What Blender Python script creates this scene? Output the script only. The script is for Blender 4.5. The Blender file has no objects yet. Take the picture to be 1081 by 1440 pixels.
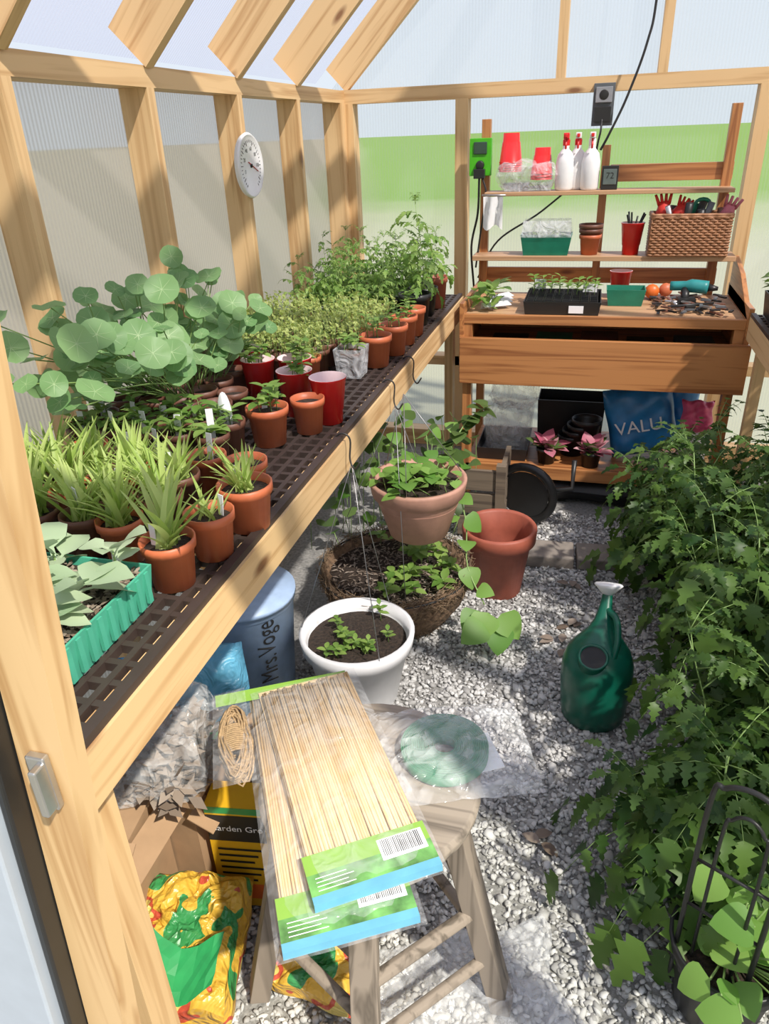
import bpy, math, random
import numpy as np
from math import sin, cos, pi, radians
random.seed(7); np.random.seed(7)
scene=bpy.context.scene
U=random.uniform
def A(*a): return np.array(a,dtype=float)
def nrm(v):
    v=np.asarray(v,float); n=np.linalg.norm(v); return v/n if n>1e-9 else A(0,0,1)

# ---------------------------------------------------------------- materials
MATS={}
def newmat(name):
    m=bpy.data.materials.new(name); m.use_nodes=True; nt=m.node_tree; nt.nodes.clear()
    out=nt.nodes.new('ShaderNodeOutputMaterial'); return m,nt,out
def M(name,col,rough=.6,metal=0,var=.12,scale=25,bump=0.0,spec=.4,trans=0.0,island=False,col2=None,coat=0):
    if name in MATS: return MATS[name]
    m,nt,out=newmat(name); N=nt.nodes; Lk=nt.links
    p=N.new('ShaderNodeBsdfPrincipled'); p.inputs['Roughness'].default_value=rough; p.inputs['Metallic'].default_value=metal
    p.inputs['Specular IOR Level'].default_value=spec; p.inputs['Coat Weight'].default_value=coat
    tc=N.new('ShaderNodeTexCoord'); no=N.new('ShaderNodeTexNoise'); no.inputs['Scale'].default_value=scale; no.inputs['Detail'].default_value=4
    Lk.new(tc.outputs['Object'],no.inputs['Vector'])
    r=N.new('ShaderNodeValToRGB'); c=A(*col)
    c2=A(*col2) if col2 else c*(1+var); c1=c if col2 else c*(1-var)
    r.color_ramp.elements[0].position=.3; r.color_ramp.elements[1].position=.7
    r.color_ramp.elements[0].color=(*c1,1); r.color_ramp.elements[1].color=(*np.clip(c2,0,1),1)
    if island:
        g=N.new('ShaderNodeNewGeometry'); r.color_ramp.elements[0].position=0; r.color_ramp.elements[1].position=1
        Lk.new(g.outputs['Random Per Island'],r.inputs['Fac'])
    else: Lk.new(no.outputs['Fac'],r.inputs['Fac'])
    Lk.new(r.outputs['Color'],p.inputs['Base Color'])
    if bump>0:
        b=N.new('ShaderNodeBump'); b.inputs['Strength'].default_value=bump; b.inputs['Distance'].default_value=.01
        Lk.new(no.outputs['Fac'],b.inputs['Height']); Lk.new(b.outputs['Normal'],p.inputs['Normal'])
    if trans>0:
        t=N.new('ShaderNodeBsdfTranslucent'); mx=N.new('ShaderNodeMixShader'); mx.inputs[0].default_value=trans
        Lk.new(r.outputs['Color'],t.inputs['Color']); Lk.new(p.outputs[0],mx.inputs[1]); Lk.new(t.outputs[0],mx.inputs[2]); Lk.new(mx.outputs[0],out.inputs[0])
    else: Lk.new(p.outputs[0],out.inputs[0])
    MATS[name]=m; return m
def wood(name,axis,ca,cb,knot=True,rough=.55,rotY=0,gs=26,freq=6):
    m,nt,out=newmat(name); N=nt.nodes; Lk=nt.links
    p=N.new('ShaderNodeBsdfPrincipled'); p.inputs['Roughness'].default_value=rough
    tc=N.new('ShaderNodeTexCoord'); mp=N.new('ShaderNodeMapping'); mp0=N.new('ShaderNodeMapping')
    mp0.inputs['Rotation'].default_value=(0,rotY,0)
    s=[gs,gs,gs]; s['xyz'.index(axis)]=1.0; mp.inputs['Scale'].default_value=s
    Lk.new(tc.outputs['Object'],mp0.inputs[0]); Lk.new(mp0.outputs[0],mp.inputs[0])
    n1=N.new('ShaderNodeTexNoise'); n1.inputs['Scale'].default_value=1.0; n1.inputs['Detail'].default_value=3; n1.inputs['Distortion'].default_value=.6
    Lk.new(mp.outputs[0],n1.inputs['Vector'])
    ma=N.new('ShaderNodeMath'); ma.operation='MULTIPLY'; ma.inputs[1].default_value=freq; Lk.new(n1.outputs['Fac'],ma.inputs[0])
    fr=N.new('ShaderNodeMath'); fr.operation='PINGPONG'; fr.inputs[1].default_value=1; Lk.new(ma.outputs[0],fr.inputs[0])
    r=N.new('ShaderNodeValToRGB'); r.color_ramp.elements[0].color=(*ca,1); r.color_ramp.elements[1].color=(*cb,1)
    r.color_ramp.elements[0].position=0.0; r.color_ramp.elements[1].position=.7
    Lk.new(fr.outputs[0],r.inputs['Fac'])
    colout=r.outputs['Color']
    if knot:
        v=N.new('ShaderNodeTexVoronoi'); v.inputs['Scale'].default_value=1.0
        mp2=N.new('ShaderNodeMapping'); s2=[8,8,8]; s2['xyz'.index(axis)]=2.6; mp2.inputs['Scale'].default_value=s2
        Lk.new(mp0.outputs[0],mp2.inputs[0]); Lk.new(mp2.outputs[0],v.inputs['Vector'])
        kr=N.new('ShaderNodeValToRGB'); kr.color_ramp.elements[0].position=.05; kr.color_ramp.elements[1].position=.13
        kr.color_ramp.elements[0].color=(.22,.09,.03,1); kr.color_ramp.elements[1].color=(1,1,1,1)
        Lk.new(v.outputs['Distance'],kr.inputs['Fac'])
        mx=N.new('ShaderNodeMixRGB'); mx.blend_type='MULTIPLY'; mx.inputs[0].default_value=.85
        Lk.new(colout,mx.inputs[1]); Lk.new(kr.outputs[0],mx.inputs[2]); colout=mx.outputs[0]
    Lk.new(colout,p.inputs['Base Color']); Lk.new(p.outputs[0],out.inputs[0]); MATS[name]=m; return m
PA=(.50,.285,.115); PB=(.70,.465,.225)
Wx=wood('pine_x','x',PA,PB); Wy=wood('pine_y','y',PA,PB); Wz=wood('pine_z','z',PA,PB)
Wr=wood('pine_rafter','x',PA,PB,rotY=radians(45))
SA=(.24,.080,.024); SB=(.45,.185,.060)
Sx=wood('stain_x','x',SA,SB,rough=.4); Sy=wood('stain_y','y',SA,SB,rough=.4); Sz=wood('stain_z','z',SA,SB,rough=.4)
St=wood('stain_worktop','x',(.30,.15,.07),(.50,.29,.15),rough=.5)
Gz=wood('weathered_wood','z',(.10,.08,.06),(.25,.205,.16),knot=False,rough=.8)
Gx=wood('weathered_wood_top','x',(.11,.09,.07),(.28,.235,.185),knot=False,rough=.8)
Dk=wood('dark_crate_wood','x',(.07,.05,.035),(.16,.12,.08),knot=False,rough=.8)
def polycarb(name,axis,fac,tint,white,rib=.10):
    m,nt,out=newmat(name); N=nt.nodes; Lk=nt.links
    tc=N.new('ShaderNodeTexCoord'); w=N.new('ShaderNodeTexWave'); w.bands_direction=axis; w.inputs['Scale'].default_value=22; w.inputs['Distortion'].default_value=.3
    Lk.new(tc.outputs['Object'],w.inputs['Vector'])
    no=N.new('ShaderNodeTexNoise'); no.inputs['Scale'].default_value=2.5; no.inputs['Detail'].default_value=5; Lk.new(tc.outputs['Object'],no.inputs['Vector'])
    mr=N.new('ShaderNodeMapRange'); mr.inputs['To Min'].default_value=fac-rib; mr.inputs['To Max'].default_value=fac+rib; Lk.new(w.outputs['Fac'],mr.inputs['Value'])
    ad=N.new('ShaderNodeMath'); ad.operation='MULTIPLY_ADD'; ad.inputs[1].default_value=.2; Lk.new(no.outputs['Fac'],ad.inputs[0]); Lk.new(mr.outputs[0],ad.inputs[2])
    t=N.new('ShaderNodeBsdfTransparent'); t.inputs[0].default_value=(*tint,1)
    d=N.new('ShaderNodeBsdfTranslucent'); d.inputs[0].default_value=(*white,1)
    d2=N.new('ShaderNodeBsdfDiffuse'); d2.inputs[0].default_value=(*white,1)
    dd=N.new('ShaderNodeMixShader'); dd.inputs[0].default_value=.35; Lk.new(d.outputs[0],dd.inputs[1]); Lk.new(d2.outputs[0],dd.inputs[2])
    g=N.new('ShaderNodeBsdfGlossy'); g.inputs['Roughness'].default_value=.25
    gg=N.new('ShaderNodeMixShader'); gg.inputs[0].default_value=.05; Lk.new(dd.outputs[0],gg.inputs[1]); Lk.new(g.outputs[0],gg.inputs[2])
    mx=N.new('ShaderNodeMixShader'); Lk.new(ad.outputs[0],mx.inputs[0]); Lk.new(t.outputs[0],mx.inputs[1]); Lk.new(gg.outputs[0],mx.inputs[2])
    Lk.new(mx.outputs[0],out.inputs[0]); MATS[name]=m; return m
PCside=polycarb('polycarbonate_side','Y',.52,(.85,.84,.82),(.50,.48,.43),.14)
PCback=polycarb('polycarbonate_back','X',.12,(.95,.97,.97),(.75,.8,.82),.06)
PCroof=polycarb('polycarbonate_roof','Y',.10,(.93,.93,1),(.70,.70,.80),.06)
def film(name,fac,col=(.9,.92,.95)):
    m,nt,out=newmat(name); N=nt.nodes; Lk=nt.links
    t=N.new('ShaderNodeBsdfTransparent'); p=N.new('ShaderNodeBsdfPrincipled'); p.inputs['Base Color'].default_value=(*col,1); p.inputs['Roughness'].default_value=.12
    no=N.new('ShaderNodeTexNoise'); no.inputs['Scale'].default_value=18; no.inputs['Distortion'].default_value=1.5
    b=N.new('ShaderNodeBump'); b.inputs['Strength'].default_value=.8; b.inputs['Distance'].default_value=.02
    tc=N.new('ShaderNodeTexCoord'); Lk.new(tc.outputs['Object'],no.inputs['Vector']); Lk.new(no.outputs['Fac'],b.inputs['Height']); Lk.new(b.outputs[0],p.inputs['Normal'])
    mx=N.new('ShaderNodeMixShader'); mr=N.new('ShaderNodeMapRange'); mr.inputs['From Min'].default_value=.35; mr.inputs['From Max'].default_value=.7; mr.inputs['To Min'].default_value=fac*.5; mr.inputs['To Max'].default_value=fac*1.6
    Lk.new(no.outputs['Fac'],mr.inputs['Value']); Lk.new(mr.outputs[0],mx.inputs[0]); Lk.new(t.outputs[0],mx.inputs[1]); Lk.new(p.outputs[0],mx.inputs[2]); Lk.new(mx.outputs[0],out.inputs[0]); MATS[name]=m; return m
FILM=film('clear_film',.12); FILM2=film('cloudy_film',.22); CLEAR=film('clear_plastic',.25)
def patches(name,stops,scale=6,rough=.35):
    m,nt,out=newmat(name); N=nt.nodes; Lk=nt.links; p=N.new('ShaderNodeBsdfPrincipled'); p.inputs['Roughness'].default_value=rough
    tc=N.new('ShaderNodeTexCoord'); no=N.new('ShaderNodeTexNoise'); no.inputs['Scale'].default_value=scale; no.inputs['Detail'].default_value=1; Lk.new(tc.outputs['Object'],no.inputs['Vector'])
    r=N.new('ShaderNodeValToRGB'); r.color_ramp.interpolation='CONSTANT'; E=r.color_ramp.elements
    E[0].position=0; E[0].color=(*stops[0][1],1); E[1].position=stops[1][0]; E[1].color=(*stops[1][1],1)
    for q,c in stops[2:]: e=E.new(q); e.color=(*c,1)
    n2=N.new('ShaderNodeTexNoise'); n2.inputs['Scale'].default_value=14; n2.inputs['Distortion'].default_value=2; Lk.new(tc.outputs['Object'],n2.inputs['Vector'])
    b=N.new('ShaderNodeBump'); b.inputs['Strength'].default_value=.7; b.inputs['Distance'].default_value=.03; Lk.new(n2.outputs['Fac'],b.inputs['Height']); Lk.new(b.outputs[0],p.inputs['Normal'])
    Lk.new(no.outputs['Fac'],r.inputs[0]); Lk.new(r.outputs[0],p.inputs['Base Color']); Lk.new(p.outputs[0],out.inputs[0]); MATS[name]=m; return m
def leafm(n,c1,c2,tr=.4,rough=.45): return M(n,c1,rough,col2=c2,island=True,trans=tr,spec=.35)
L_TOM=leafm('tomato_leaf',(.020,.065,.010),(.105,.20,.032)); L_SEED=leafm('seedling_leaf',(.12,.26,.04),(.30,.45,.10))
L_FINE=leafm('fine_seedling_leaf',(.32,.42,.08),(.55,.62,.20)); L_NAST=leafm('nasturtium_leaf',(.15,.32,.11),(.30,.50,.20),.40)
L_VEIN=leafm('leaf_vein',(.34,.52,.24),(.46,.62,.32),.3); L_LILY=leafm('lily_leaf',(.32,.48,.08),(.60,.72,.24))
L_CAB=leafm('cabbage_leaf',(.30,.44,.26),(.50,.60,.40),.3); L_HEART=leafm('vine_leaf',(.10,.26,.035),(.26,.46,.09))
L_PINK=leafm('pink_leaf',(.50,.08,.16),(.75,.45,.48),.3); L_DARK=leafm('dark_leaf',(.05,.10,.02),(.12,.2,.05))
STEM=M('green_stem',(.20,.32,.09),.5); 
TERRA=M('terracotta_plastic',(.52,.125,.050),.45,var=.1); TERRA2=M('terracotta_clay',(.34,.085,.05),.55); CLAYP=M('light_clay',(.46,.24,.17),.6)
BROWNP=M('brown_pot',(.13,.05,.03),.5); BLACK=M('black_plastic',(.014,.014,.014),.4); MESHB=M('bench_mesh_plastic',(.040,.027,.023),.5)
SOIL=M('potting_soil',(.028,.018,.012),.95,var=.6,scale=120,bump=.8); RED=M('red_cup_plastic',(.66,.015,.015),.3,var=.03); WHITE=M('white_plastic',(.80,.80,.80),.35,var=.03)
PINKW=M('cup_inside',(.85,.62,.62),.4,var=.02); TEAL=M('teal_tray_plastic',(.06,.36,.24),.4,var=.08); DTEAL=M('dark_green_tray',(.01,.17,.10),.35); CANG=M('watering_can_green',(.003,.085,.050),.3,var=.1)
TAG=M('plant_label_white',(.80,.81,.83),.5,var=.02); INK_SHADE=M('black_ink_and_hole_shade',(.01,.01,.01),.6,var=0); GREY=M('grey_plastic',(.09,.10,.11),.45); METAL=M('galvanised_metal',(.5,.5,.5),.35,metal=.9)
WIRE=M('dark_wire',(.02,.02,.02),.4); SWIRE=M('steel_wire',(.35,.35,.35),.35,metal=.8); COIR=M('coir_fibre',(.14,.085,.048),.95,var=.55,scale=60,bump=1.0); CARD=M('cardboard',(.34,.21,.115),.8,var=.08)
COIRF=M('coir_strand',(.10,.06,.03),.95,island=True,col2=(.32,.22,.13))
BAMB=M('bamboo_stick',(.56,.37,.17),.5,island=True,col2=(.74,.56,.32)); LGREEN=M('label_green',(.22,.42,.06),.35,var=.15,scale=8); LBLUE=M('label_blue',(.12,.38,.56),.35,var=.1); LTEALG=M('label_leafgreen',(.12,.31,.08),.35,var=.6,scale=30)
TAPEG=M('garden_tape_green',(.05,.22,.12),.5,var=.1); TWINE=M('jute_twine',(.36,.24,.125),.9,var=.3,scale=200); YEL=M('yellow_carton',(.66,.36,.015),.35,var=.1,scale=15); GBAG=M('green_plastic',(.02,.25,.07),.35); BLUEB=M('blue_bag',(.02,.17,.42),.3,var=.25,scale=12)
YBAG=patches('yellow_soil_bag_print',[(0,(.03,.22,.06)),(.43,(.62,.36,.04)),(.58,(.45,.06,.03)),(.63,(.58,.46,.12))],11)
PALEB=M('pale_blue_plastic',(.36,.50,.72),.4); BLUEMIX=patches('mix_bag_print',[(0,(.06,.28,.55)),(.36,(.12,.42,.66)),(.62,(.35,.60,.75))],5); WICK=M('wicker',(.33,.15,.07),.55,var=.3,scale=80); REDG=M('glove_red',(.6,.03,.02),.6); CTRLG=M('controller_green',(.06,.42,.01),.35)  # controller case is plain green plastic
ALUM=M('door_aluminium',(.42,.48,.56),.4,var=.04); PAVER=M('paver_concrete',(.22,.19,.16),.9,bump=.4); MULCH=M('mulch_chips',(.12,.085,.06),.9,island=True,col2=(.32,.26,.21)); ORANGE=M('orange_plastic',(.7,.13,.02),.4); TEALT=M('drill_teal',(.02,.22,.22),.4)
PINKP=M('pink_bag_plastic',(.75,.10,.22),.35,var=.3,scale=9)

# ---------------------------------------------------------------- builder
class B:
    def __init__(s): s.V=[];s.F=[];s.m=[];s.sm=[];s.n=0;s.mats=[]
    def mi(s,m):
        if m not in s.mats: s.mats.append(m)
        return s.mats.index(m)
    def add(s,V,F,m,smooth=False):
        V=np.asarray(V,float); o=s.n; s.V.append(V); s.n+=len(V); k=s.mi(m)
        s.F.extend([tuple(i+o for i in f) for f in F]); s.m.extend([k]*len(F)); s.sm.extend([smooth]*len(F))
    def done(s,name,bevel=0):
        me=bpy.data.meshes.new(name); me.from_pydata(np.concatenate(s.V).tolist(),[],s.F)
        for m in s.mats: me.materials.append(m)
        me.polygons.foreach_set('material_index',s.m); me.polygons.foreach_set('use_smooth',s.sm); me.update()
        o=bpy.data.objects.new(name,me); scene.collection.objects.link(o)
        if bevel:
            bv=o.modifiers.new('bevel','BEVEL'); bv.width=bevel; bv.segments=2; bv.limit_method='ANGLE'
        return o
BOXF=[(0,3,2,1),(4,5,6,7),(0,1,5,4),(1,2,6,5),(2,3,7,6),(3,0,4,7)]
def box(b,x0,x1,y0,y1,z0,z1,m,R=None,c=None):
    V=A(*[ (x0,y0,z0),(x1,y0,z0),(x1,y1,z0),(x0,y1,z0),(x0,y0,z1),(x1,y0,z1),(x1,y1,z1),(x0,y1,z1)])
    if R is not None:
        c=V.mean(0) if c is None else np.asarray(c,float); V=(V-c)@np.asarray(R).T+c
    b.add(V,BOXF,m)
def rotz(a): return A((cos(a),-sin(a),0),(sin(a),cos(a),0),(0,0,1))
def rotx(a): return A((1,0,0),(0,cos(a),-sin(a)),(0,sin(a),cos(a)))
def roty(a): return A((cos(a),0,sin(a)),(0,1,0),(-sin(a),0,cos(a)))
def board(b,p0,p1,w,d,up,m):
    p0=np.asarray(p0,float);p1=np.asarray(p1,float); x=nrm(p1-p0); y=nrm(np.cross(up,x)); z=np.cross(x,y)
    V=[]
    for p in (p0,p1):
        for sy,sz in ((-1,-1),(1,-1),(1,1),(-1,1)): V.append(p+y*sy*w/2+z*sz*d/2)
    b.add(V,[(0,3,2,1),(4,5,6,7),(0,1,5,4),(1,2,6,5),(2,3,7,6),(3,0,4,7)],m)
def lathe(b,prof,c,m,n=24,axis=None,ell=1.0,smooth=True,noise=0):
    V=[];F=[]
    for i,(r,z) in enumerate(prof):
        for k in range(n):
            a=2*pi*k/n; rr=max(r,1e-5)*(1+(U(-noise,noise) if noise else 0)); V.append((rr*cos(a)*ell,rr*sin(a),z))
    for i in range(len(prof)-1):
        for k in range(n):
            k2=(k+1)%n; F.append((i*n+k,i*n+k2,(i+1)*n+k2,(i+1)*n+k))
    V=np.array(V)
    if axis is not None: V=V@np.asarray(axis).T
    b.add(V+np.asarray(c,float),F,m,smooth)
def tube(b,pts,r,m,n=6,closed=False):
    pts=[np.asarray(p,float) for p in pts]; k=len(pts); V=[];F=[]; rs=r if hasattr(r,'__len__') else [r]*k
    ref=None
    for i,p in enumerate(pts):
        t=nrm(pts[(i+1)%k if closed else min(i+1,k-1)]-pts[(i-1)%k if closed else max(i-1,0)])
        if ref is None: ref=A(0,0,1) if abs(t[2])<.9 else A(1,0,0)
        y=nrm(np.cross(t,ref)); z=np.cross(y,t); ref=z
        for j in range(n):
            a=2*pi*j/n; V.append(p+(y*cos(a)+z*sin(a))*rs[i])
    for i in range(k if closed else k-1):
        i2=(i+1)%k
        for j in range(n):
            j2=(j+1)%n; F.append((i*n+j,i*n+j2,i2*n+j2,i2*n+j))
    if not closed: F.append(tuple(range(n))[::-1]); F.append(tuple((k-1)*n+j for j in range(n)))
    b.add(V,F,m,True)
def spline(P,n=8):
    P=[np.asarray(p,float) for p in P]; Q=[2*P[0]-P[1]]+P+[2*P[-1]-P[-2]]; out=[]
    for i in range(1,len(Q)-2):
        for k in range(n):
            t=k/n; out.append(.5*((2*Q[i])+(-Q[i-1]+Q[i+1])*t+(2*Q[i-1]-5*Q[i]+4*Q[i+1]-Q[i+2])*t*t+(-Q[i-1]+3*Q[i]-3*Q[i+1]+Q[i+2])*t**3))
    out.append(P[-1]); return out
def pillow(b,c,size,R,m,n=14,wr=.05,pw=.35,seed=0,crease=0):
    rs=np.random.RandomState(seed); ph=rs.rand(8)*6; V=[];F=[]
    sx,sy,sz=size
    for side in (1,-1):
        for i in range(n+1):
            for j in range(n+1):
                u=2*i/n-1; v=2*j/n-1
                e=((1-u**4)*(1-v**4))**pw
                w=1+wr*(sin(7*u+ph[0]+3*v)+sin(9*v+ph[1]-4*u)+.6*sin(17*u*v+ph[2]))
                cr=crease*(abs(sin(6*u+5*v+ph[5]+2*sin(3*v)))+abs(sin(8*v-5*u+ph[6]))*.7+rs.uniform(-.3,.3))
                V.append((u*sx/2*(1+wr*.4*sin(5*v+ph[3])),v*sy/2*(1+wr*.4*sin(6*u+ph[4])),side*sz/2*e*(w+cr)))
    o=(n+1)**2
    for s in (0,1):
        for i in range(n):
            for j in range(n):
                q=[i*(n+1)+j,(i+1)*(n+1)+j,(i+1)*(n+1)+j+1,i*(n+1)+j+1]
                if s: q=[k+o for k in q][::-1]
                F.append(tuple(q))
    V=np.array(V)@np.asarray(R).T+np.asarray(c,float)
    b.add(V,F,m,crease==0)
def text(b,s,size,c,ex,ey,m,bend=None):
    cu=bpy.data.curves.new('t','FONT'); cu.body=s; cu.size=size; cu.align_x='CENTER'; cu.align_y='CENTER'; cu.resolution_u=3
    o=bpy.data.objects.new('t',cu); scene.collection.objects.link(o); bpy.context.view_layer.update()
    me=o.evaluated_get(bpy.context.evaluated_depsgraph_get()).to_mesh()
    V=np.array([v.co[:] for v in me.vertices]); F=[tuple(p.vertices) for p in me.polygons]
    bpy.data.objects.remove(o); bpy.data.curves.remove(cu)
    if len(V)==0: return
    if bend: W=np.array([bend(v[0],v[1]) for v in V])
    else: W=np.asarray(c,float)+V[:,:1]*np.asarray(ex,float)+V[:,1:2]*np.asarray(ey,float)
    b.add(W,F,m)

# leaf templates: along +x, normal +z
def leaf_t(n,wf,fold=.25,droop=.25):
    V=[];F=[]
    for i in range(n+1):
        t=i/n; w=wf(t); z=-droop*t*t
        V+= [(t,w,z+fold*w),(t,0,z),(t,-w,z+fold*w)]
    for i in range(n):
        a=3*i; F+=[(a,a+1,a+4,a+3),(a+1,a+2,a+5,a+4)]
    return np.array(V),F
T_OV=leaf_t(5,lambda t:.30*sin(pi*min(1,t*1.02))**.8 if t<.98 else 0)
T_TOM=leaf_t(8,lambda t:(.36*(1-t)**.6*min(1,t*4)**.7)*(1.3 if int(t*8)%2 else .6),.2,.45)
T_STRAP=leaf_t(6,lambda t:.046*(1-t**3)+.003,.4,.25)
T_FINE=leaf_t(2,lambda t:.16*sin(pi*t),.1,.2)
T_CAB=leaf_t(7,lambda t:(.04 if t<.3 else .34*sin(pi*(t-.25)/.78)**.7 if t<1 else 0)*(1.12 if int(t*7)%2 else 1),.3,.5)
T_HEART=leaf_t(7,lambda t:.50*sin(pi*(t**.6))**.75 if 0<t<1 else 0,.15,.25)
def round_t():
    V=[(0,0,0)];F=[];n=14
    for r in (.55,1.):
        for k in range(n):
            a=2*pi*k/n; V.append((r*cos(a),r*sin(a),.10*r*r+(.08*sin(3*a)+.05*sin(5*a+1))*r))
    for k in range(n):
        k2=(k+1)%n; F.append((0,1+k,1+k2)); F.append((1+k,1+n+k,1+n+k2,1+k2))
    VV=[];VF=[]
    for k in range(0,n,2):
        a=2*pi*k/n; o=len(VV)
        s=A(-sin(a),cos(a),0)*.020
        p1=A(*V[1+k]);p2=A(*V[1+n+k])*.9; z=A(0,0,.014)
        VV+=[s+z,-s+z,p1+s*.6+z,p1-s*.6+z,p2+z]; VF+=[(o,o+1,o+3,o+2),(o+2,o+3,o+4)]
    return (np.array(V),F),(np.array(VV),VF)
T_RND,T_RV=round_t()
def put(b,T,base,d,up,s,m,sw=1.0):
    x=nrm(d); y=nrm(np.cross(up,x)); z=np.cross(x,y); V=T[0]*A(s,s*sw,s)
    b.add(V@np.array([x,y,z])+np.asarray(base,float),T[1],m,True)
def rd(el0,el1,az=None):
    az=U(0,2*pi) if az is None else az; e=radians(U(el0,el1)); return A(cos(az)*cos(e),sin(az)*cos(e),sin(e))
UP=A(0,0,1)
def compound(b,base,az,L,m,lift=.5,ls=.32,stem=STEM,pairs=4,drop=.8):
    h=A(cos(az),sin(az),0); f=lambda s: base+h*s*L*.9+UP*L*(lift*s-drop*s*s)
    pts=[f(s) for s in (0,.33,.66,1)]; tube(b,pts,[.0022*L/.25+.0006,.0015,.0012,.0006],stem,3)
    for k in range(pairs):
        s=.25+.65*k/pairs; t=nrm(f(s+.05)-f(s))
        for sd in (1,-1):
            d=nrm(t*.5+np.cross(UP,t)*sd*.9+A(U(-.25,.25),U(-.25,.25),U(-.5,.15))); put(b,T_TOM,f(s),d,UP+A(U(-.45,.45),U(-.45,.45),0),L*ls*U(.7,1.2),m,U(.9,1.3))
    put(b,T_TOM,f(.97),nrm(f(1)-f(.9)),UP,L*ls*1.35,m,1.2)
def tomato(b,p,h,n,L,m=L_TOM,lean=(0,0),rs=.006,ls=.32,pairs=4):
    p=np.asarray(p,float); top=p+A(lean[0],lean[1],h); g=lambda s:p+(top-p)*s+A(.02*sin(4*s),.02*sin(5*s+1),0)*h
    tube(b,[g(i/5) for i in range(6)],[rs*(1-.7*i/5) for i in range(6)],STEM,5)
    a0=U(0,6)
    for i in range(n):
        s=.15+.83*i/n; compound(b,g(s),a0+i*2.4+U(-.5,.5),L*(1.1-.5*s)*U(.65,1.2),m,U(.3,.9),ls=ls,pairs=pairs,drop=U(.4,1.1))
    for i in range(3): compound(b,g(1),U(0,6),L*.4,m,1.2,drop=.5,ls=ls)
def simple_seedling(b,p,h,n,L,m,T=T_OV,el=(0,40),st=.0015):
    p=np.asarray(p,float); l=A(U(-.15,.15),U(-.15,.15),1)*h
    tube(b,[p,p+l*.5,p+l],[st,st,st*.6],STEM,3)
    for i in range(n):
        s=.45+.55*(i+1)/n; put(b,T,p+l*s,rd(*el,az=i*2.4+U(-.4,.4)),UP,L*U(.7,1.1),m)
def pot(b,x,y,z,r,h,m,rb=None,n=20,soil=True,lip=True):
    rb=rb or r*.74; t=r*.07
    P=[(0,.002),(rb,0)]
    if lip: P+=[(rb+(r*.93-rb)*.82,h*.80),(r*.99,h*.81),(r,h),(r-t,h),(r*.86,h*.8),(rb*.9,.01),(0,.01)]
    else: P+=[(r,h),(r-t,h),(rb*.9,.01),(0,.01)]
    lathe(b,P,(x,y,z),m,n)
    if soil: lathe(b,[(r*.87,h*.82),(r*.5,h*.85),(0,h*.84)],(x,y,z),SOIL,n,noise=.02)
def cup(b,x,y,z,r=.047,h=.118,m=RED,flip=False,axis=None):
    P=[(0,0),(r*.68,0),(r*.72,h*.3),(r*.76,h*.3),(r*.96,h*.96),(r,h*.97),(r,h)]; P2=[(r,h),(r*.93,h),(r*.62,.006),(0,.006)]
    if flip: P=[(a,h-c) for a,c in P]; P2=[(a,h-c) for a,c in P2]
    lathe(b,P,(x,y,z),m,20,axis)
    if not flip: lathe(b,P2,(x,y,z),PINKW,20,axis)
def tag(b,x,y,z,h=.05,w=.014,a=None):
    a=U(-.6,.6) if a is None else a
    R=rotz(a)@rotx(U(-.15,.15)); box(b,x-w/2,x+w/2,y-.0008,y+.0008,z,z+h,TAG,R,c=(x,y,z))

# ---------------------------------------------------------------- camera
cam=bpy.data.cameras.new('camera'); co=bpy.data.objects.new('camera',cam); scene.collection.objects.link(co); scene.camera=co
from mathutils import Matrix
X=(.9658,.0876,-.2443);F_=(.2571,-.4520,.8542);D=(.03565,.88774,.45902)
r_=(X[0],F_[0],-D[0]); d_=(X[1],F_[1],-D[1]); f_=(X[2],F_[2],-D[2])
co.matrix_world=Matrix(((r_[0],-d_[0],-f_[0],0),(r_[1],-d_[1],-f_[1],0),(r_[2],-d_[2],-f_[2],1.6),(0,0,0,1)))
cam.sensor_fit='VERTICAL'; cam.sensor_height=36; cam.lens=25.75; cam.clip_start=.05; cam.clip_end=600
# ---------------------------------------------------------------- light
w=bpy.data.worlds.new('sky'); scene.world=w; w.use_nodes=True; nt=w.node_tree; bg=nt.nodes['Background']
tc=nt.nodes.new('ShaderNodeTexCoord'); sp=nt.nodes.new('ShaderNodeSeparateXYZ'); cr=nt.nodes.new('ShaderNodeValToRGB')
nt.links.new(tc.outputs['Generated'],sp.inputs[0]); nt.links.new(sp.outputs['Z'],cr.inputs[0]); nt.links.new(cr.outputs[0],bg.inputs[0])
cr.color_ramp.elements[0].position=0; cr.color_ramp.elements[0].color=(.58,.64,.70,1); cr.color_ramp.elements[1].position=.5; cr.color_ramp.elements[1].color=(.58,.63,.78,1)
bg.inputs[1].default_value=1.15
sl=bpy.data.lights.new('sun','SUN'); sl.energy=5.4; sl.angle=radians(1.5); sl.color=(1,.93,.80); so=bpy.data.objects.new('sun',sl); scene.collection.objects.link(so)
from mathutils import Vector
so.rotation_euler=Vector((-.50,.38,-.78)).to_track_quat('-Z','Y').to_euler(); so.location=(3,-2,5)
scene.view_settings.view_transform='Standard'; scene.view_settings.look='None'; scene.view_settings.exposure=.22; scene.view_settings.gamma=1.08

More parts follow.
